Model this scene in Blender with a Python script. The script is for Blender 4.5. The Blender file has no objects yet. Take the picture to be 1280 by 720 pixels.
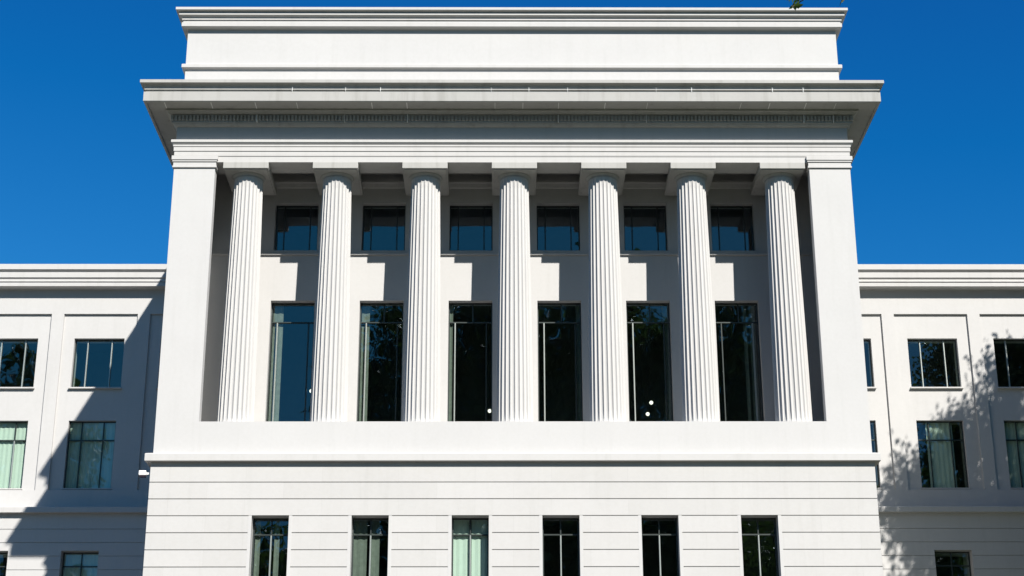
import bpy, bmesh, math, random
from mathutils import Vector, Matrix
R = math.radians
SC = bpy.context.scene
COL = SC.collection

# ------------------------------------------------------------------ camera
cd = bpy.data.cameras.new('camera'); cam = bpy.data.objects.new('camera', cd); COL.objects.link(cam)
cd.sensor_width = 36.0; cd.lens = 2120.8 / 1280 * 36.0; cd.clip_start = 0.1; cd.clip_end = 5000
th, yaw, roll = R(20.222), R(0.4365), R(-0.137)
fw = Vector((math.sin(yaw)*math.cos(th), math.cos(yaw)*math.cos(th), math.sin(th)))
rt = Vector((math.cos(yaw), -math.sin(yaw), 0)); up = rt.cross(fw)
r2 = rt*math.cos(roll) + up*math.sin(roll); u2 = -rt*math.sin(roll) + up*math.cos(roll)
cam.matrix_world = Matrix(((r2.x, u2.x, -fw.x, -0.407), (r2.y, u2.y, -fw.y, -50.0), (r2.z, u2.z, -fw.z, 1.6), (0, 0, 0, 1)))
SC.camera = cam

# ------------------------------------------------------------------ light
SA, SB = 0.51, 0.95                                   # sun direction = (SA, -1, SB)
sdir = Vector((SA, -1.0, SB)).normalized()
s_el = math.asin(sdir.z); s_az = math.atan2(sdir.x, sdir.y)   # azimuth from +Y clockwise
w = bpy.data.worlds.new('World'); SC.world = w; w.use_nodes = True
nt = w.node_tree; nt.nodes.clear()
sky = nt.nodes.new('ShaderNodeTexSky'); sky.sky_type = 'NISHITA'; sky.sun_disc = False
sky.sun_elevation = s_el; sky.sun_rotation = s_az
sky.altitude = 300; sky.air_density = 1.0; sky.dust_density = 0.3; sky.ozone_density = 4.0
# very clear, dry air: deep blue, and the glow towards the sun kept low
ti = nt.nodes.new('ShaderNodeVectorMath'); ti.operation = 'MULTIPLY'; ti.operation = 'MULTIPLY_ADD'; ti.inputs[1].default_value = (0.304, 0.866, 1.03); ti.inputs[2].default_value = (-0.29, -0.55, -0.16)
hs = nt.nodes.new('ShaderNodeVectorMath'); hs.operation = 'MINIMUM'; hs.inputs[1].default_value = (1.5, 2.6, 4.6)
h0 = nt.nodes.new('ShaderNodeVectorMath'); h0.operation = 'MAXIMUM'; h0.inputs[1].default_value = (0.03, 0.2, 0.6)
bg = nt.nodes.new('ShaderNodeBackground'); bg.inputs['Strength'].default_value = 0.068
wo = nt.nodes.new('ShaderNodeOutputWorld')
nt.links.new(sky.outputs[0], ti.inputs[0]); nt.links.new(ti.outputs[0], h0.inputs[0]); nt.links.new(h0.outputs[0], hs.inputs[0]); nt.links.new(hs.outputs[0], bg.inputs['Color']); nt.links.new(bg.outputs[0], wo.inputs[0])
sl = bpy.data.lights.new('sun', 'SUN'); sl.energy = 4.6; sl.angle = R(0.53); sl.color = (1.0, 0.955, 0.885)
so = bpy.data.objects.new('sun', sl); COL.objects.link(so)
so.rotation_euler = (-sdir).to_track_quat('-Z', 'Y').to_euler(); so.location = (30, -60, 60)
SC.view_settings.view_transform = 'Standard'; SC.view_settings.look = 'None'
SC.view_settings.exposure = 0.93; SC.view_settings.gamma = 1.0; SC.view_settings.use_curve_mapping = False
SC.render.engine = 'CYCLES'
SC.cycles.max_bounces = 8; SC.cycles.transparent_max_bounces = 12

# ------------------------------------------------------------------ materials
def nmat(name):
    m = bpy.data.materials.new(name); m.use_nodes = True
    return m, m.node_tree, m.node_tree.nodes['Principled BSDF']
def texco(nt, scale=(1, 1, 1)):
    tc = nt.nodes.new('ShaderNodeTexCoord'); mp = nt.nodes.new('ShaderNodeMapping')
    mp.inputs['Scale'].default_value = scale; nt.links.new(tc.outputs['Object'], mp.inputs['Vector']); return mp.outputs[0]
def noise(nt, vec, scale, detail=4, rough=0.55):
    n = nt.nodes.new('ShaderNodeTexNoise'); n.inputs['Scale'].default_value = scale
    n.inputs['Detail'].default_value = detail; n.inputs['Roughness'].default_value = rough
    nt.links.new(vec, n.inputs['Vector']); return n.outputs['Fac']
def ramp(nt, fac, stops):
    r = nt.nodes.new('ShaderNodeValToRGB'); e = r.color_ramp.elements
    e[0].position, e[0].color = stops[0][0], (*stops[0][1], 1); e[1].position, e[1].color = stops[-1][0], (*stops[-1][1], 1)
    for p, c in stops[1:-1]:
        x = e.new(p); x.color = (*c, 1)
    nt.links.new(fac, r.inputs[0]); return r.outputs[0]
def mul(nt, a, b, f=1.0):
    m = nt.nodes.new('ShaderNodeMix'); m.data_type = 'RGBA'; m.blend_type = 'MULTIPLY'; m.inputs[0].default_value = f
    nt.links.new(a, m.inputs[6]); nt.links.new(b, m.inputs[7]); return m.outputs[2]

def stone(name, c, streak=0.10, mott=0.06, bump=0.06):
    m, nt, b = nmat(name)
    v = texco(nt); vs = texco(nt, (2.2, 2.2, 0.16)); vf = texco(nt)
    k = 1 - mott
    base = ramp(nt, noise(nt, v, 0.55, 6, 0.6), [(0.3, tuple(x*k for x in c)), (0.7, c)])
    fine = ramp(nt, noise(nt, vf, 9.0, 4, 0.7), [(0.3, (0.965, 0.965, 0.96)), (0.65, (1, 1, 1))])
    st = ramp(nt, noise(nt, vs, 1.6, 5, 0.62), [(0.30, (1-streak, 1-streak, 1-streak*1.1)), (0.48, (1, 1, 1))])
    nt.links.new(mul(nt, mul(nt, base, fine), st), b.inputs['Base Color'])
    b.inputs['Roughness'].default_value = 0.82; b.inputs['Specular IOR Level'].default_value = 0.25
    bp = nt.nodes.new('ShaderNodeBump'); bp.inputs['Strength'].default_value = bump; bp.inputs['Distance'].default_value = 0.02
    nt.links.new(noise(nt, vf, 22.0, 5, 0.65), bp.inputs['Height']); nt.links.new(bp.outputs[0], b.inputs['Normal'])
    return m
def plain(name, c, rough=0.5, metal=0.0, emit=0.0, var=0.12, scale=3.0):
    m, nt, b = nmat(name)
    v = texco(nt)
    nt.links.new(ramp(nt, noise(nt, v, scale, 4), [(0.3, tuple(x*(1-var) for x in c)), (0.7, c)]), b.inputs['Base Color'])
    b.inputs['Roughness'].default_value = rough; b.inputs['Metallic'].default_value = metal
    if emit:
        b.inputs['Emission Color'].default_value = (1, 0.95, 0.85, 1); b.inputs['Emission Strength'].default_value = emit
    return m
def glass(name, tint, refl):
    m = bpy.data.materials.new(name); m.use_nodes = True; nt = m.node_tree; nt.nodes.clear()
    o = nt.nodes.new('ShaderNodeOutputMaterial'); mx = nt.nodes.new('ShaderNodeMixShader')
    t = nt.nodes.new('ShaderNodeBsdfTransparent'); t.inputs[0].default_value = (*tint, 1)
    g = nt.nodes.new('ShaderNodeBsdfGlossy'); g.inputs['Roughness'].default_value = 0.012; g.inputs[0].default_value = (0.70, 0.84, 1.0, 1)
    fa = nt.nodes.new('ShaderNodeLayerWeight'); fa.inputs['Blend'].default_value = 0.5
    lw = nt.nodes.new('ShaderNodeMath'); lw.operation = 'POWER'; lw.inputs[1].default_value = 4.0; nt.links.new(fa.outputs['Facing'], lw.inputs[0])
    ad = nt.nodes.new('ShaderNodeMath'); ad.operation = 'ADD'; ad.inputs[1].default_value = refl; ad.use_clamp = True
    # slight waviness of real panes
    tc = nt.nodes.new('ShaderNodeTexCoord'); nz = nt.nodes.new('ShaderNodeTexNoise'); nz.inputs['Scale'].default_value = 1.1
    nz.inputs['Detail'].default_value = 1
    bp = nt.nodes.new('ShaderNodeBump'); bp.inputs['Strength'].default_value = 0.12; bp.inputs['Distance'].default_value = 0.03
    nt.links.new(tc.outputs['Object'], nz.inputs['Vector']); nt.links.new(nz.outputs['Fac'], bp.inputs['Height'])
    nt.links.new(bp.outputs[0], g.inputs['Normal'])
    nt.links.new(lw.outputs[0], ad.inputs[0]); nt.links.new(ad.outputs[0], mx.inputs[0])
    nt.links.new(t.outputs[0], mx.inputs[1]); nt.links.new(g.outputs[0], mx.inputs[2]); nt.links.new(mx.outputs[0], o.inputs[0])
    return m
def leafmat(name, c):
    m, nt, b = nmat(name)
    oi = nt.nodes.new('ShaderNodeNewGeometry')
    nt.links.new(ramp(nt, oi.outputs['Random Per Island'], [(0.0, tuple(x*0.55 for x in c)), (0.6, c), (1.0, (c[0]*1.7, c[1]*1.35, c[2]*1.1))]), b.inputs['Base Color'])
    b.inputs['Roughness'].default_value = 0.45
    tr = nt.nodes.new('ShaderNodeBsdfTranslucent'); tr.inputs[0].default_value = (c[0]*1.6, c[1]*1.8, c[2]*0.8, 1)
    mx = nt.nodes.new('ShaderNodeMixShader'); mx.inputs[0].default_value = 0.25
    o = nt.nodes['Material Output']
    nt.links.new(b.outputs[0], mx.inputs[1]); nt.links.new(tr.outputs[0], mx.inputs[2]); nt.links.new(mx.outputs[0], o.inputs[0])
    return m

def coursed(name, c):
    m = stone(name, c, 0.04, 0.04); nt = m.node_tree; b = nt.nodes['Principled BSDF']
    old = b.inputs['Base Color'].links[0].from_socket
    tc = nt.nodes.new('ShaderNodeTexCoord'); sx = nt.nodes.new('ShaderNodeSeparateXYZ'); cx = nt.nodes.new('ShaderNodeCombineXYZ')
    ad = nt.nodes.new('ShaderNodeMath'); ad.operation = 'ADD'; ad.inputs[1].default_value = -13.78+0.513*40
    nt.links.new(tc.outputs['Object'], sx.inputs[0]); nt.links.new(sx.outputs[0], cx.inputs[0]); nt.links.new(sx.outputs[2], ad.inputs[0]); nt.links.new(ad.outputs[0], cx.inputs[1])
    br = nt.nodes.new('ShaderNodeTexBrick'); br.inputs['Scale'].default_value = 1.0; br.inputs['Brick Width'].default_value = 2.3
    br.inputs['Row Height'].default_value = 0.513; br.inputs['Mortar Size'].default_value = 0.004; br.inputs['Mortar Smooth'].default_value = 0.3
    br.inputs['Color1'].default_value = (1, 1, 1, 1); br.inputs['Color2'].default_value = (0.955, 0.955, 0.95, 1); br.inputs['Mortar'].default_value = (0.86, 0.86, 0.85, 1)
    nt.links.new(cx.outputs[0], br.inputs['Vector']); nt.links.new(mul(nt, old, br.outputs['Color']), b.inputs['Base Color'])
    return m
M = dict(
    coursed=coursed('coursed_stone', (0.465, 0.458, 0.45)),
    wall=stone('white_stone', (0.465, 0.46, 0.455), 0.035, 0.045),
    trim=stone('trim_stone', (0.46, 0.453, 0.445), 0.06, 0.04),
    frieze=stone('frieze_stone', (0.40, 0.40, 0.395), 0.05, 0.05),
    soffit=stone('shade_toned_weathered_stone', (0.375, 0.37, 0.355), 0.16, 0.09),  # base colour darkened to deepen the soffit shade; streaks are weathering
    seal=plain('sealant_light_line', (0.8, 0.8, 0.78), 0.7),  # pale sealant colour also stands for light streaks at the soffit joints
    joint=plain('dark_joint', (0.25, 0.25, 0.25), 0.9),
    frame=plain('bronze_frame', (0.045, 0.055, 0.052), 0.35, 0.4),
    bright=plain('sunlit_tone_mullion', (0.34, 0.37, 0.35), 0.35, 0.5),  # pale colour imitates sunlight on the bronze mullions
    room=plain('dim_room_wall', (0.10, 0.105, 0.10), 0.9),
    blind=plain('pale_blind', (0.62, 0.66, 0.62), 0.85, var=0.05),
    curtain=plain('grey_curtain', (0.17, 0.18, 0.165), 0.9, var=0.25, scale=7),
    roof=plain('roof_gravel', (0.30, 0.29, 0.28), 0.95, scale=20),
    glass=glass('tinted_window_glass', (0.76, 0.86, 0.80), 0.125),
    lampglass=plain('white_globe', (0.9, 0.88, 0.82), 0.3, emit=1.0),
    cord=plain('black_cord', (0.03, 0.03, 0.03), 0.6),
    fixture=plain('white_painted_metal', (0.78, 0.78, 0.78), 0.35),
    fixdark=plain('dark_lens', (0.05, 0.03, 0.04), 0.2),
    bark=plain('tree_bark', (0.13, 0.10, 0.075), 0.95, var=0.5, scale=6),
    leaf=leafmat('green_leaves', (0.055, 0.095, 0.030)),
    leaf2=leafmat('fresh_green_leaves', (0.08, 0.14, 0.035)),
)

# ------------------------------------------------------------------ mesh helpers
def box(bm, x0, x1, y0, y1, z0, z1):
    v = [bm.verts.new(p) for p in ((x0,y0,z0),(x1,y0,z0),(x1,y1,z0),(x0,y1,z0),(x0,y0,z1),(x1,y0,z1),(x1,y1,z1),(x0,y1,z1))]
    for f in ((0,3,2,1),(4,5,6,7),(0,1,5,4),(1,2,6,5),(2,3,7,6),(3,0,4,7)):
        bm.faces.new([v[i] for i in f])
def obj(name, bm, mat, parent=None, smooth=False, bevel=0.0, label=None):
    me = bpy.data.meshes.new(name)
    bmesh.ops.recalc_face_normals(bm, faces=bm.faces)
    bm.to_mesh(me); bm.free()
    if smooth:
        for p in me.polygons: p.use_smooth = True
    for m in (mat if isinstance(mat, (list, tuple)) else [mat]): me.materials.append(m)
    o = bpy.data.objects.new(name, me); COL.objects.link(o)
    if parent: o.parent = parent
    if bevel:
        b = o.modifiers.new('edge', 'BEVEL'); b.width = bevel; b.segments = 2; b.limit_method = 'ANGLE'; b.angle_limit = R(40)
    if label: o['label'] = label
    return o
def thing(name, label, cat, loc=(0, 0, 0), group=None):
    o = bpy.data.objects.new(name, None); COL.objects.link(o); o.location = loc
    o['label'] = label; o['category'] = cat
    if group: o['group'] = group
    return o
def tag(o, label, cat, group=None):
    o['label'] = label; o['category'] = cat
    if group: o['group'] = group
    return o
def ring(bm, W, Y0, Yb, prof):
    """closed moulding: profile (projection, z) swept round a rectangular block with mitred corners"""
    loops = []
    for p, z in prof:
        loops.append([bm.verts.new(q) for q in ((-W-p, Y0-p, z), (W+p, Y0-p, z), (W+p, Yb+p, z), (-W-p, Yb+p, z))])
    n = len(loops)
    for i in range(n):
        a, b = loops[i], loops[(i+1) % n]
        for k in range(4):
            bm.faces.new((a[k], a[(k+1) % 4], b[(k+1) % 4], b[k]))
def strip(bm, x0, x1, Y0, prof):
    """straight moulding along X; profile (projection, z) closed"""
    a = [bm.verts.new((x0, Y0-p, z)) for p, z in prof]; b = [bm.verts.new((x1, Y0-p, z)) for p, z in prof]
    n = len(a)
    for i in range(n): bm.faces.new((a[i], a[(i+1) % n], b[(i+1) % n], b[i]))
    bm.faces.new(a); bm.faces.new(list(reversed(b)))
def band(bm, x0, x1, y0, y1, z0, z1, holes):
    """wall strip made of boxes between the openings that cross it (holes: x0,x1,z0,z1)"""
    zs = sorted({z0, z1} | {z for h in holes for z in (h[2], h[3]) if z0 < z < z1})
    for a, b in zip(zs, zs[1:]):
        m = (a+b)/2; x = x0
        for h in sorted(h for h in holes if h[2] < m < h[3]):
            if h[0] > x: box(bm, x, min(h[0], x1), y0, y1, a, b)
            x = max(x, h[1])
        if x < x1: box(bm, x, x1, y0, y1, a, b)

# ================================================================== GROUND
bm = bmesh.new()
v = [bm.verts.new(p) for p in ((-1500,-1500,0),(1500,-1500,0),(1500,1500,0),(-1500,1500,0))]; bm.faces.new(v)
gm, gt, gb = nmat('lawn_ground'); gv = texco(gt)
gt.links.new(ramp(gt, noise(gt, gv, 0.8, 8, 0.7), [(0.3, (0.035, 0.05, 0.018)), (0.7, (0.065, 0.085, 0.035))]), gb.inputs['Base Color']); gb.inputs['Roughness'].default_value = 1
o = obj('ground', bm, gm); o['kind'] = 'structure'
bm = bmesh.new()
v = [bm.verts.new(p) for p in ((-40,-38,0.004),(13,-38,0.004),(13,12,0.004),(-40,12,0.004))]; bm.faces.new(v)
v = [bm.verts.new(p) for p in ((-6,-80,0.004),(6,-80,0.004),(6,-38,0.004),(-6,-38,0.004))]; bm.faces.new(v)
pm, pt, pb = nmat('pale_paving'); pv = texco(pt)
br = pt.nodes.new('ShaderNodeTexBrick'); br.inputs['Scale'].default_value = 1.0; br.inputs['Mortar Size'].default_value = 0.012
br.inputs['Brick Width'].default_value = 1.2; br.inputs['Row Height'].default_value = 0.6
br.inputs['Color1'].default_value = (0.165, 0.145, 0.12, 1); br.inputs['Color2'].default_value = (0.145, 0.13, 0.108, 1); br.inputs['Mortar'].default_value = (0.04, 0.037, 0.035, 1)
pt.links.new(pv, br.inputs['Vector'])
pt.links.new(mul(pt, br.outputs['Color'], ramp(pt, noise(pt, pv, 0.6, 6), [(0.3, (0.85, 0.85, 0.85)), (0.7, (1, 1, 1))])), pb.inputs['Base Color']); pb.inputs['Roughness'].default_value = 0.9
o = obj('pavement', bm, pm); o['kind'] = 'structure'

# ================================================================== BUILDING
B = thing('stone_building', 'white classical building with seven fluted columns, deep cornice and two lower side wings', 'building')
W = 10.9; YB = 26.0                       # half width of the raised centre block, its rear
S = 12.0                                  # wings stand this far back

# ---- windows: every one a frame part with glass (and blind) sub-parts
def make_window(cx, z0, z1, y, w, mull=(), transom=None, top_mull=(), bright=(), blind=None, depth=2.6, label=None, ft=0.04, cloth='blind'):
    """y: plane of the glass; mull/top_mull: fractions across the width"""
    xa, xb = cx-w/2, cx+w/2
    fr = bmesh.new()
    box(fr, xa, xa+ft, y-0.04, y+0.05, z0, z1); box(fr, xb-ft, xb, y-0.04, y+0.05, z0, z1)
    box(fr, xa+ft, xb-ft, y-0.04, y+0.05, z0, z0+ft); box(fr, xa+ft, xb-ft, y-0.04, y+0.05, z1-ft, z1)
    zt = z1-ft
    if transom:
        box(fr, xa+ft, xb-ft, y-0.035, y+0.045, transom-0.022, transom+0.022); 
        for f in top_mull:
            c = xa+w*f; box(fr, c-0.02, c+0.02, y-0.03, y+0.04, transom+0.022, zt)
        zt = transom-0.022
    for f in mull:
        if f in bright: continue
        c = xa+w*f; box(fr, c-0.020, c+0.020, y-0.03, y+0.045, z0+ft, zt)
    f_o = obj('window', fr, M['frame'], B, bevel=0.006, label=label)
    if bright:
        mb = bmesh.new()
        for f in bright:
            c = xa+w*f; box(mb, c-0.021, c+0.021, y-0.07, y+0.045, z0+ft, zt-0.002)
        obj('mullion', mb, M['bright'], f_o, bevel=0.008)
    g = bmesh.new()
    v = [g.verts.new(p) for p in ((xa+0.01, y, z0+0.01), (xb-0.01, y, z0+0.01), (xb-0.01, y, z1-0.01), (xa+0.01, y, z1-0.01))]; g.faces.new(v)
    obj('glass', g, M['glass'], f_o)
    # the room behind: open-fronted lining
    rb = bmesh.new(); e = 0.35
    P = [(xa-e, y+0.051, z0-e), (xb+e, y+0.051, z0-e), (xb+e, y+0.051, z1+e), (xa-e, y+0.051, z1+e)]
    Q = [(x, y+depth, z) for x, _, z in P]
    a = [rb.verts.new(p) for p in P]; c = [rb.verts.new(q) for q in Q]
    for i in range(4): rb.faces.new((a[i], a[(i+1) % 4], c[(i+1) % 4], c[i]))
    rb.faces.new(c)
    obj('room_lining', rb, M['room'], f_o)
    if blind:
        bb = bmesh.new()
        for (f0, f1, zb) in blind:
            x0, x1 = xa+w*f0, xa+w*f1; n = max(2, int((x1-x0)/0.09)); zz = (zb, z1-0.02)
            prev = None
            for i in range(n+1):       # gently folded fabric
                x = x0+(x1-x0)*i/n; yy = y+0.06+(0.018 if i % 2 else 0)
                cur = [bb.verts.new((x, yy, z)) for z in zz]
                if prev: bb.faces.new((prev[0], cur[0], cur[1], prev[1]))
                prev = cur
        obj(cloth, bb, M[cloth], f_o)
    return f_o

# ---- lower wall of the centre block: horizontal drafted courses
LW = W+0.04; LX = [-7.26, -4.28, -1.29, 1.42, 4.38, 7.36]; LWD = 1.11; LT = 12.76; LB = 9.6
low_holes = [(x-LWD/2, x+LWD/2, LB, LT) for x in LX]
gx = [-7.26, -4.28, -1.29, 1.42, 4.38, 7.36]
low_holes += [(x-LWD/2, x+LWD/2, 3.4, 7.2) for x in gx]
bm = bmesh.new(); z = 14.27; ZT = 14.40
courses = []
top = ZT
edges = [13.78 - 0.513*i for i in range(26)]
for e in edges:
    courses.append((e+0.014, top)); top = e-0.014
courses.append((0.7, top))
YF = -0.04
for a, b in courses:
    band(bm, -LW, LW, YF, 0.62, a, b, low_holes)
    box(bm, -LW, -LW+0.6, 0.62, YB, a, b); box(bm, LW-0.6, LW, 0.62, YB, a, b); box(bm, -LW+0.6, LW-0.6, YB-0.6, YB, a, b)
for e in edges:
    a, b = e-0.014, e+0.014
    band(bm, -LW+0.03, LW-0.03, YF+0.03, 0.60, a, b, low_holes)
    box(bm, -LW+0.03, -LW+0.58, 0.60, YB-0.03, a, b); box(bm, LW-0.58, LW-0.03, 0.60, YB-0.03, a, b)
obj('lower_wall', bm, M['coursed'], B)
bm = bmesh.new(); ring(bm, LW, YF, YB, [(-0.3, 0), (0.14, 0), (0.14, 0.62), (0.10, 0.68), (-0.3, 0.7)]); obj('plinth', bm, M['trim'], B)
# flat margins framing each lower window
for x in LX:
    for q in (-1, 1):
        bm = bmesh.new(); x0 = x+q*(LWD/2); box(bm, min(x0, x0+q*0.10), max(x0, x0+q*0.10), YF-0.003, YF+0.028, LB-0.1, LT); obj('window_margin', bm, M['wall'], B)

# string course + podium
bm = bmesh.new()
ring(bm, LW, YF, YB, [(-0.3, 14.40), (0.02, 14.402), (0.17, 14.402), (0.17, 14.62), (0.15, 14.64), (0.02, 14.68), (-0.3, 14.68)])
obj('string_course', bm, M['trim'], B, bevel=0.008)
bm = bmesh.new(); box(bm, -W, W, 0, 2.44, 14.66, 15.68)
box(bm, -W, -W+0.6, 2.44, YB, 14.66, 15.68); box(bm, W-0.6, W, 2.44, YB, 14.66, 15.68)
obj('podium', bm, M['wall'], B)

# piers and side walls
for s in (-1, 1):
    bm = bmesh.new(); x0, x1 = sorted((s*9.58, s*W)); box(bm, x0, x1, 0, 0.34, 15.68, 24.34)
    x0, x1 = sorted((s*10.2, s*W)); box(bm, x0, x1, 0.34, YB, 15.68, 24.546)
    obj('pier', bm, M['wall'], B)
    bm = bmesh.new()
    for (p, a, b) in ((0.05, 24.14, 24.20), (0.03, 24.20, 24.34), (0.085, 24.40, 24.54), (0.06, 24.34, 24.40)):
        x0, x1 = sorted((s*(9.58-p), s*(W+p))); box(bm, x0, x1, -p, 0.36, a, b)
    obj('pier_cap', bm, M['trim'], B, bevel=0.006)

# colonnade rear wall with two rows of windows
CW = 1.44; CX = [-7.20+2.915*k for k in range(6)]; CX = [x+0.0 for x in CX]
YW = 2.45
up_holes = [(x-CW/2, x+CW/2, 22.25, 23.96) for x in CX]; tall_holes = [(x-CW/2, x+CW/2, 15.85, 20.48) for x in CX]
bm = bmesh.new(); band(bm, -10.2, 10.2, YW, YW+0.5, 15.68, 25.2, up_holes+tall_holes)
obj('colonnade_wall', bm, M['wall'], B)
bm = bmesh.new()
box(bm, -10.2, 10.2, YW-0.035, YW, 22.14, 22.22)
box(bm, -10.2, 10.2, YW-0.07, YW, 22.07, 22.135)
obj('sill_band', bm, M['trim'], B, bevel=0.006)
bm = bmesh.new(); strip(bm, -9.45, 9.45, YW, [(-0.02, 24.48), (0.05, 24.5), (0.10, 24.62), (0.14, 24.66), (0.14, 24.74), (-0.02, 24.76)])
obj('wall_moulding', bm, M['trim'], B)
for i, x in enumerate(CX):
    make_window(x, 22.25, 23.96, YW+0.28, CW, mull=(0.2, 0.8), depth=3)
    make_window(x, 15.85, 20.48, YW+0.28, CW, mull=(0.15, 0.86), transom=19.80, top_mull=((0.55,) if i != 0 else ()), bright=(0.15,) if i < 5 else (0.86,), depth=3, cloth='curtain',
                blind=[[(0.04, 0.27, 15.85)], [(0.04, 0.22, 15.85)], [(0.02, 0.10, 15.85)], [(0.88, 0.97, 15.85)], [(0.84, 0.96, 15.85)], [(0.66, 0.74, 15.85), (0.80, 0.93, 15.85)]][i])

# columns
def column(cx):
    cy, z0, z1, rb, rt_ = 0.76, 15.68, 24.12, 0.57, 0.465
    bm = bmesh.new(); NF, sub = 24, 6; N = NF*sub; prev = None
    zs = [0, 0.02, 0.05, 0.2, 0.35, 0.5, 0.65, 0.8, 0.9, 0.955, 0.975, 1.0]
    for t in zs:
        zz = z0+(z1-0.14-z0)*t; r = rb-(rb-rt_)*(t**1.35); dep = 0.058*r/rb
        if t in (0, 1.0): dep = 0.0
        if t in (0.02, 0.975): dep *= 0.7
        cur = []
        for i in range(N):
            u = (i % sub)/sub; d = 0.0
            if 0 < i % sub: d = dep*math.sqrt(max(0, 1-(2*(u*1.0)-1)**2))*1.0
            a = 2*math.pi*(i/N); rr = r-d
            cur.append(bm.verts.new((cx+rr*math.cos(a), cy+rr*math.sin(a), zz)))
        if prev:
            for i in range(N): bm.faces.new((prev[i], prev[(i+1) % N], cur[(i+1) % N], cur[i]))
        prev = cur
    shaft = obj('column', bm, M['trim'], B)
    def lathe(bm, pr, n=48):
        prev = None
        for r, zz in pr:
            cur = [bm.verts.new((cx+r*math.cos(2*math.pi*i/n), cy+r*math.sin(2*math.pi*i/n), zz)) for i in range(n)]
            if prev:
                for i in range(n): bm.faces.new((prev[i], prev[(i+1) % n], cur[(i+1) % n], cur[i]))
            prev = cur
        bm.faces.new(prev)
    # capital: necking, echinus and a wide abacus whose stub runs back to the wall
    bm = bmesh.new()
    zt = 24.10
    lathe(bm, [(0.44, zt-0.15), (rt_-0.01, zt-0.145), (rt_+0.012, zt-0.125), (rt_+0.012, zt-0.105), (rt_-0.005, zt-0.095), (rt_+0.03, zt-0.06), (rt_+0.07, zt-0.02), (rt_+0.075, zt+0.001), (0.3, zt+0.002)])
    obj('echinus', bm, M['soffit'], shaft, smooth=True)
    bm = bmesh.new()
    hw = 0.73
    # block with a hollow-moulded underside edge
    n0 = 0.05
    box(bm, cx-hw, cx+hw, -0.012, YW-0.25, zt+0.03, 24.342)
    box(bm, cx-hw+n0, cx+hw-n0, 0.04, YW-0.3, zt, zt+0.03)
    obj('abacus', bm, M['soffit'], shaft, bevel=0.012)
for k in range(7): column(0.06+2.885*(k-3))

# entablature
bm = bmesh.new()
box(bm, -9.58, 9.58, 0.0, 0.86, 24.343, 24.544); box(bm, -10.2, 10.2, 0.06, 0.86, 24.544, 24.98)                                     # beam over the columns
box(bm, -10.2, 10.2, 0.05, YW+0.5, 24.981, 25.2)                                    # porch ceiling
ring(bm, W, 0.0, YB, [(-0.05, 24.546), (0.018, 24.546), (0.018, 24.575), (0.022, 24.58), (0.022, 24.715), (0.045, 24.72), (0.045, 24.87), (0.065, 24.875), (0.065, 24.93), (0.09, 24.96), (0.13, 25.0), (0.13, 25.085), (0.10, 25.10), (-0.05, 25.10)])
obj('architrave', bm, M['trim'], B)
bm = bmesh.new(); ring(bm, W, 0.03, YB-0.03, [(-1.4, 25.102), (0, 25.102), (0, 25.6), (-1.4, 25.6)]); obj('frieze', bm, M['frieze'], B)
bm = bmesh.new(); box(bm, -W+1.4, W-1.4, 1.43, YB-1.4, 25.2, 25.6); obj('deck', bm, M['roof'], B)
bm = bmesh.new()
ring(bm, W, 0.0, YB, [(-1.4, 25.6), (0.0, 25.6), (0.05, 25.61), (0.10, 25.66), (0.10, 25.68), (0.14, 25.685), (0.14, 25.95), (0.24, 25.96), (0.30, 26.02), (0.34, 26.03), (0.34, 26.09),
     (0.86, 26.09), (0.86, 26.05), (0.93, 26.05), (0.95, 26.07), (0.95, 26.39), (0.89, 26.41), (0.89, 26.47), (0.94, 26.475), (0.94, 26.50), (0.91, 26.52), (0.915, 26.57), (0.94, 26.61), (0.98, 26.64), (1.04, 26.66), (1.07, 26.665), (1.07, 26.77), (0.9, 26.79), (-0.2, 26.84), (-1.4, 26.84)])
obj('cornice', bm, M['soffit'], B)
bm = bmesh.new()                                                                   # dentils: small blocks under the cornice
pitch = 0.118; n = int((2*W+0.3)/pitch)
for i in range(n+1):
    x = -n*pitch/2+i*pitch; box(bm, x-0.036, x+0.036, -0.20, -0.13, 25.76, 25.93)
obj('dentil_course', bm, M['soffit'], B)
for s in (-1, 1):
    bm = bmesh.new()
    for i in range(int(10/pitch)):
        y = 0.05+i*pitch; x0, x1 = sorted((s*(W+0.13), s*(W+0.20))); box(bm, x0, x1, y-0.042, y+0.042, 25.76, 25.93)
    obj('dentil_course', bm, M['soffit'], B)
rnd = random.Random(5)
x = -11.2                                                                          # pale sealant joints, the soffit ones imitating light leaking between cornice stones
def joint(*a):
    bm = bmesh.new(); box(bm, *a); obj('lit_sealant_joint', bm, M['seal'], B)
while x < 11.2:
    wd = rnd.uniform(0.007, 0.013)
    if rnd.random() < 0.75: joint(x-wd, x+wd, -0.86, -0.345, 26.084, 26.094)
    if rnd.random() < 0.4:
        xx = x+rnd.uniform(-.3, .3); joint(xx-wd*0.6, xx+wd*0.6, -0.958, -0.93, 26.40, 26.56)
    if rnd.random() < 0.25: joint(x-wd, x+wd, -0.218, -0.12, 25.69, 25.95)
    x += rnd.uniform(0.9, 1.7)

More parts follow.
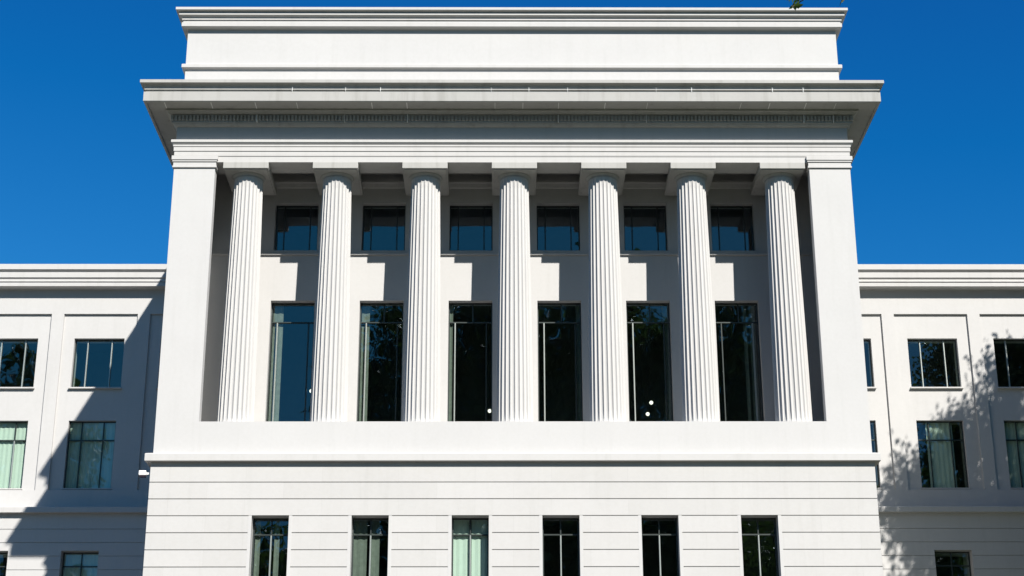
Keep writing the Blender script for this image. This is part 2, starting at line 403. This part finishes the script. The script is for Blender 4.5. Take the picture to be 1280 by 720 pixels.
# attic
A = 10.70
AY = -0.30
def az(z): return 1.6+(z-1.6)*0.9942
def apro(pr): return [(p, az(z)) for p, z in pr]
bm = bmesh.new(); ring(bm, A, AY, YB-1, [(-0.6, 26.80), (0.0, 26.80), (0.0, 29.3), (-0.6, 29.3)]); obj('attic_wall', bm, M['wall'], B)
bm = bmesh.new(); ring(bm, A, AY, YB-1, apro([(-0.02, 27.60), (0.02, 27.68), (0.10, 27.705), (0.11, 27.71), (0.11, 27.82), (0.09, 27.84), (-0.02, 27.86)])); obj('attic_band', bm, M['trim'], B)
bm = bmesh.new(); ring(bm, A, AY, YB-1, apro([(-0.6, 29.15), (0.0, 29.15), (0.03, 29.17), (0.17, 29.18), (0.19, 29.19), (0.19, 29.33), (0.15, 29.34), (0.15, 29.42), (0.19, 29.43), (0.19, 29.46), (0.17, 29.49), (0.19, 29.53), (0.25, 29.56), (0.28, 29.57), (0.28, 29.64), (0.25, 29.65), (0.28, 29.69), (0.38, 29.71), (0.38, 29.80), (0.3, 29.82), (-0.6, 29.86)]))
obj('attic_cornice', bm, M['trim'], B)
bm = bmesh.new(); box(bm, -A+0.6, A-0.6, AY+0.6, YB-1.6, 29.2, 29.5); obj('roof', bm, M['roof'], B)

# lower windows of the centre block
for i, x in enumerate(LX):
    bl = None
    if i == 2: bl = [(0.03, 0.47, LB), (0.53, 0.98, LB)]
    if i == 1: bl = [(0.04, 0.40, LB), (0.52, 0.74, LB)]
    if i == 0: bl = [(0.06, 0.20, LB), (0.58, 0.72, LB)]
    make_window(x, LB, LT, YF+0.42, LWD, mull=(0.5,), transom=12.25, top_mull=(0.5,), bright=(0.5,), blind=bl, ft=0.045, cloth='blind' if i == 2 else 'curtain')
    make_window(x, 3.4, 7.2, YF+0.42, LWD, mull=(0.5,), transom=6.5)

# ---- wings
SU, SBASE = 12.5, 11.9                   # upper storeys, rusticated base
def ux(x): return -0.407+(x+0.407)*1.00806
def uz(z): return 1.6+(z-1.6)*1.00806
def wing(s, pil0, pitch, nb, x_in, lit):
    """s side; pil0 centre of the first pilaster; windows between pilasters"""
    X0, X1 = (W, pil0+pitch*nb+0.6) if s > 0 else (-(abs(pil0)+pitch*nb+0.6), -W)
    pil = [pil0+s*pitch*k for k in range(nb+1)]
    cx = [pil0+s*(pitch*(k-0.5)) for k in range(nb+1)]
    row1 = [(ux(c)-0.97, ux(c)+0.97, uz(20.42), uz(22.40)) for c in cx]
    row2 = [(ux(c)-0.90, ux(c)+0.90, uz(16.50), uz(19.12)) for c in cx]
    row3 = [(c-0.69, c+0.69, 11.7, 14.12) for c in cx]
    row4 = [(c-0.69, c+0.69, 5.6, 8.6) for c in cx]
    bm = bmesh.new(); band(bm, X0, X1, SU+0.09, SU+0.7, 15.77, uz(24.3), row1+row2)
    # raised frame of pilasters and rails, 9 cm proud
    rails = []
    for c in cx: rails.append((ux(c-pitch/2+0.24), ux(c+pitch/2-0.24), uz(16.42), uz(23.37)))
    band(bm, X0, X1, SU, SU+0.09, 15.77, uz(24.3), rails)
    box(bm, X0 if s < 0 else X1-0.6, X0+0.6 if s < 0 else X1, SU+0.7, YB, 0.6, uz(24.3))
    box(bm, X0, X1, YB-0.6, YB-0.001, 0.6, uz(24.3))
    obj('wing_wall', bm, M['wall'], B)
    bm = bmesh.new(); top = 15.50; zs = [14.92-0.502*i for i in range(28)]
    for e in zs:
        band(bm, X0, X1, SBASE, SU+0.7, e+0.012, top, row3+row4); band(bm, X0, X1, SBASE+0.025, SU+0.68, e-0.012, e+0.012, row3+row4); top = e-0.012
    band(bm, X0, X1, SBASE, SU+0.7, 0, top, row3+row4)
    obj('wing_base', bm, M['wall'], B)
    bm = bmesh.new(); strip(bm, X0, X1, SBASE, [(-0.9, 15.502), (0.03, 15.503), (0.20, 15.51), (0.20, 15.70), (0.17, 15.72), (-0.9, 15.78)])
    obj('wing_string_course', bm, M['trim'], B)
    bm = bmesh.new(); strip(bm, X0, X1, SU, [(p, uz(z)) for p, z in [(-0.6, 24.30), (0.0, 24.30), (0.02, 24.36), (0.36, 24.37), (0.39, 24.375), (0.39, 24.50), (0.36, 24.52), (0.36, 24.555), (0.40, 24.56), (0.40, 24.61), (0.37, 24.63), (0.37, 24.67), (0.43, 24.72), (0.43, 24.93), (0.39, 24.95), (0.42, 24.985), (0.50, 25.03), (0.50, 25.24), (0.46, 25.26), (-0.6, 25.32)]])
    obj('wing_cornice', bm, M['trim'], B)
    bm = bmesh.new(); box(bm, X0, X1, SU+0.6, YB-0.7, 24.7, 25.0); obj('wing_roof', bm, M['roof'], B)
    for c in cx:
        bm = bmesh.new(); box(bm, ux(c)-1.02, ux(c)+1.02, SU-0.02, SU+0.40, uz(20.36), uz(20.418)); obj('window_sill', bm, M['trim'], B, bevel=0.008)
        bm = bmesh.new(); box(bm, ux(c)-0.94, ux(c)+0.94, SU+0.04, SU+0.40, uz(16.45), uz(16.498)); obj('window_sill', bm, M['trim'], B, bevel=0.008)
    for k, c in enumerate(cx):
        make_window(ux(c), uz(20.42), uz(22.40), SU+0.30, 1.94, mull=(0.26, 0.74), bright=(0.26, 0.74), blind=lit.get(('a', k)))
        make_window(ux(c), uz(16.50), uz(19.12), SU+0.26, 1.80, mull=(0.27, 0.73), transom=18.52, top_mull=(0.27, 0.73), bright=(lit.get(('m', k)) or ()), blind=lit.get(('b', k)))
        make_window(c, 11.7, 14.12, SBASE+0.38, 1.38, mull=(0.5,), transom=13.6, top_mull=(0.5,), blind=lit.get(('c', k)))
full = [(0.0, 1.0, 16.5)]
wing(-1, -14.16, 3.32, 6, None, {('b', 1): full, ('b', 2): full, ('m', 2): (0.73,), ('b', 3): full, ('a', 2): [(0.0, 0.22, 20.4)], ('c', 1): [(0, 1, 11.7)]})
wing(1, 14.63, 3.33, 6, None, {('b', 1): [(0.22, 0.78, 16.5)], ('b', 2): full, ('b', 3): full})

# ================================================================== SMALL THINGS
# wall light on the side of the centre block
t = thing('wall_light', 'small white wall light fixed on the left flank just below the string course', 'wall light', (-LW, 0.12, 14.03))
bm = bmesh.new(); box(bm, -0.36, -0.14, -0.12, 0.12, -0.02, 0.13); obj('housing', bm, M['fixture'], t, bevel=0.02)
bm = bmesh.new(); box(bm, -0.34, -0.16, -0.10, 0.10, -0.06, -0.021); obj('lens', bm, M['fixdark'], t, bevel=0.01)
bm = bmesh.new(); box(bm, -0.141, 0.0, -0.03, 0.03, 0.02, 0.08); box(bm, -0.015, 0.0, -0.08, 0.08, -0.03, 0.12); obj('bracket', bm, M['fixture'], t)

# globe lamps hanging inside the tall windows
def globe(x, z, y, label):
    t = thing('pendant_lamp', label, 'pendant lamp', (x, y, z), 'globe lamps seen through the tall windows')
    bm = bmesh.new(); bmesh.ops.create_uvsphere(bm, u_segments=20, v_segments=12, radius=0.062); obj('globe', bm, M['lampglass'], t, smooth=True)
    bm = bmesh.new(); bmesh.ops.create_cone(bm, cap_ends=True, segments=8, radius1=0.008, radius2=0.008, depth=20.75-z)
    bmesh.ops.translate(bm, verts=bm.verts, vec=(0, 0, (20.75-z)/2+0.08)); obj('cord', bm, M['cord'], t)
globe(-6.60, 17.70, 3.5, 'white globe lamp alone behind the tall window left of the second column')
globe(-0.74, 17.02, 3.5, 'white globe lamp low behind the tall window left of the middle column')
globe(4.56, 17.30, 3.5, 'upper white globe lamp of the pair behind the fifth tall window')
globe(4.45, 16.97, 3.7, 'lower white globe lamp of the pair behind the fifth tall window')

# ================================================================== TREES
def tube(bm, pts, rads, n=10):
    prev = None
    for i, (p, r) in enumerate(zip(pts, rads)):
        d = (Vector(pts[min(i+1, len(pts)-1)])-Vector(pts[max(i-1, 0)])).normalized()
        a = d.orthogonal().normalized(); b = d.cross(a)
        cur = [bm.verts.new(Vector(p)+a*r*math.cos(2*math.pi*k/n)+b*r*math.sin(2*math.pi*k/n)) for k in range(n)]
        if prev:
            for k in range(n): bm.faces.new((prev[k], prev[(k+1) % n], cur[(k+1) % n], cur[k]))
        prev = cur
def leaf_at(vs, fs, p, size, rnd):
    d = Vector((rnd.gauss(0, 1), rnd.gauss(0, 1), rnd.gauss(0, 1)-0.3)).normalized(); s = d.orthogonal().normalized()
    s = (Matrix.Rotation(rnd.uniform(0, 6.28), 3, d) @ s); n = d.cross(s)
    L = size*rnd.uniform(0.7, 1.3); wd = L*0.30; k = len(vs)
    vs += [p, p+d*L*0.45+s*wd+n*L*0.06, p+d*L, p+d*L*0.45-s*wd+n*L*0.06]; fs.append((k, k+1, k+2, k+3))
def tree(name, label, x, y, lobes, leafsize, trunk_h, rt_, seed, mat, n_leaf, group=None):
    """lobes: (dx,dy,z,r,rz) ellipsoid clumps; leaves gather round many small twig centres inside them"""
    rnd = random.Random(seed)
    t = thing(name, label, 'tree', (x, y, 0), group)
    bm = bmesh.new(); pts = [(0, 0, 0)]; rads = [rt_*1.35]
    for i in range(1, 7):
        f = i/6; pts.append((rnd.uniform(-.15, .15)*f*2, rnd.uniform(-.15, .15)*f*2, trunk_h*f)); rads.append(rt_*(1-0.45*f))
    tube(bm, pts, rads, 12); obj('trunk', bm, M['bark'], t, smooth=True)
    lb = bmesh.new(); vs, fs = [], []
    tot = sum(l[3]**2*l[4] for l in lobes)
    for (dx, dy, cz, r, rz) in lobes:
        st = Vector(pts[-2 if cz > trunk_h*0.9 else 4]); en = Vector((dx, dy, cz)); m = st.lerp(en, 0.5)+Vector((0, 0, 0.6))
        rr = max(0.05, rt_*0.32); tube(lb, [st, st.lerp(m, .5), m, m.lerp(en, .5), en], [rr*1.2, rr, rr*.8, rr*.6, rr*.4], 8)
        nt_ = max(10, int(46*r*r*rz/18)); twigs = []
        for _ in range(nt_):
            u = Vector((rnd.gauss(0, 1), rnd.gauss(0, 1), rnd.gauss(0, 1))).normalized()*(rnd.random()**0.38)
            c = en+Vector((u.x*r, u.y*r, u.z*rz)); twigs.append(c)
            if rnd.random() < 0.5:
                a = en.lerp(c, 0.15); tube(lb, [a, a.lerp(c, .5)+Vector((0, 0, .1)), c], [rr*.35, rr*.22, 0.012], 5)
        n = int(n_leaf*(r*r*rz)/tot)
        for _ in range(n):
            c = rnd.choice(twigs); sg = 0.42
            leaf_at(vs, fs, c+Vector((rnd.gauss(0, sg), rnd.gauss(0, sg), rnd.gauss(0, sg*0.8))), leafsize, rnd)
    obj('branch', lb, M['bark'], t, smooth=True)
    me = bpy.data.meshes.new('crown'); me.from_pydata([tuple(v) for v in vs], [], fs); me.materials.append(mat)
    c = bpy.data.objects.new('crown', me); COL.objects.link(c); c.parent = t
    return t
# broad tree just outside the frame in front of the right wing: it throws the dappled shade
wing_tree = tree('broadleaf_tree', 'tall leafy tree nearest the centre block in front of the right wing, throwing dappled shade', 25.15, 2.0,
     [(-1.2, 0, 29.4, 2.0, 2.2), (-3.0, -0.4, 27.0, 2.4, 2.4), (-3.6, 0.5, 24.0, 2.8, 2.8), (-3.2, 0, 20.5, 3.4, 3.0), (0.3, -1, 26.0, 3.2, 3.0), (2.8, 0.5, 27.2, 3.0, 3.2), (5.0, 0, 25.6, 3.0, 3.2),
      (0.2, 0.6, 22.3, 3.8, 3.4), (4.0, -0.8, 21.8, 4.0, 3.6), (-1.8, 1, 17.5, 4.0, 3.0), (2.4, 0, 17.5, 4.4, 3.4), (0, 0, 13.8, 3.8, 2.6)],
     0.235, 20, 0.5, 11, M['leaf'], 190000)
def dup_tree(root, loc, rz, sc, label):
    c = root.copy(); COL.objects.link(c); c.location = loc; c.rotation_euler = (0, 0, rz); c.scale = (sc, sc, sc); c['label'] = label
    for ch in list(root.children):
        d = ch.copy(); COL.objects.link(d); d.parent = c
wing_tree['group'] = 'broadleaf trees in front of the right wing'
dup_tree(wing_tree, (36, 0, 0), 1.9, 0.95, 'unseen tall tree added farther out to darken the right wing')  # unseen copies added to block sky light and darken the ground
dup_tree(wing_tree, (22.5, -4, 0), 3.6, 0.45, 'unseen small tree added in front of the taller trees to darken the ground by the right wing')
dup_tree(wing_tree, (30, 4, 0), 0.8, 0.50, 'unseen small tree added between the two tall trees to deepen the right wing shade')
# tall trees behind the viewpoint, seen mirrored in the windows
for k, (x, y, h, sd) in enumerate(((-7, -62, 45, 21), (-0.5, -64, 48, 22), (7.5, -62, 48, 23), (17, -64, 47, 24), (33, -62, 36, 25), (-20, -64, 31, 26), (-40, -62, 47, 27))):
    f = h/38
    tree('tall_tree', ['tall dark tree straight behind the viewpoint', 'tallest dark tree behind the viewpoint', 'tall dark tree behind the viewpoint, second to its right', 'tall dark tree behind the viewpoint, third to its right', 'dark tree far to the right behind the viewpoint', 'shortest dark tree behind the viewpoint, on its left', 'tall dark tree standing apart, far to the left behind the viewpoint'][k], x, y,
         [(0, 0, h-3.5, 3.0, 3.6), (-2.6, 1, h-8, 4.0, 4.2), (2.6, -1, h-8.5, 4.2, 4.2), (0, 1, h-13, 5.2, 4.4), (-3, 0, h*0.52, 4.8, 4.6), (3, 0, h*0.5, 4.8, 4.6), (0, 0, h*0.36, 5.2, 4)],
         0.5, h*0.66, 0.55*f, sd, M['leaf'], 26000, 'tall trees behind the viewpoint')

# tree near the camera; one branch reaches over the top edge of the view
nt_tree = tree('overhanging_tree', 'leafy tree whose twig tips hang down over the top edge above the attic', 13.5, -28.0,
     [(0, 0, 15.5, 2.8, 2.4), (1.5, 1, 12.5, 3.0, 2.4), (-1.0, -1.2, 18.5, 2.6, 2.2), (2.0, 0.5, 17.5, 2.8, 2.4)], 0.16, 13, 0.26, 4, M['leaf2'], 22000)
rnd = random.Random(8)
bm = bmesh.new()
tube(bm, [(-0.2, 0, 12.5), (-2.5, 0, 14.6), (-5.5, 0, 15.4), (-8.2, 0, 15.1), (-9.6, 0, 14.12)], [0.10, 0.075, 0.05, 0.025, 0.008], 8)
tube(bm, [(-6.5, 0, 15.35), (-8.0, 0.1, 14.9), (-8.85, 0.1, 14.26)], [0.03, 0.018, 0.006], 6)
obj('bough', bm, M['bark'], nt_tree, smooth=True)
vs, fs = [], []
for (cx_, cz_, sg, n) in ((-9.62, 14.18, 0.045, 9), (-9.5, 14.42, 0.10, 40), (-8.85, 14.32, 0.06, 12), (-8.7, 14.6, 0.16, 40), (-7.6, 15.1, 0.3, 120), (-6.2, 15.6, 0.4, 160), (-4.5, 15.5, 0.5, 240), (-3, 15.2, 0.6, 300)):
    for _ in range(n):
        leaf_at(vs, fs, Vector((cx_+rnd.gauss(0, sg), rnd.gauss(0, sg), cz_+rnd.gauss(0, sg*.6))), 0.12, rnd)
me = bpy.data.meshes.new('leaf_spray'); me.from_pydata([tuple(v) for v in vs], [], fs); me.materials.append(M['leaf2'])
c = bpy.data.objects.new('leaf_spray', me); COL.objects.link(c); c.parent = nt_tree
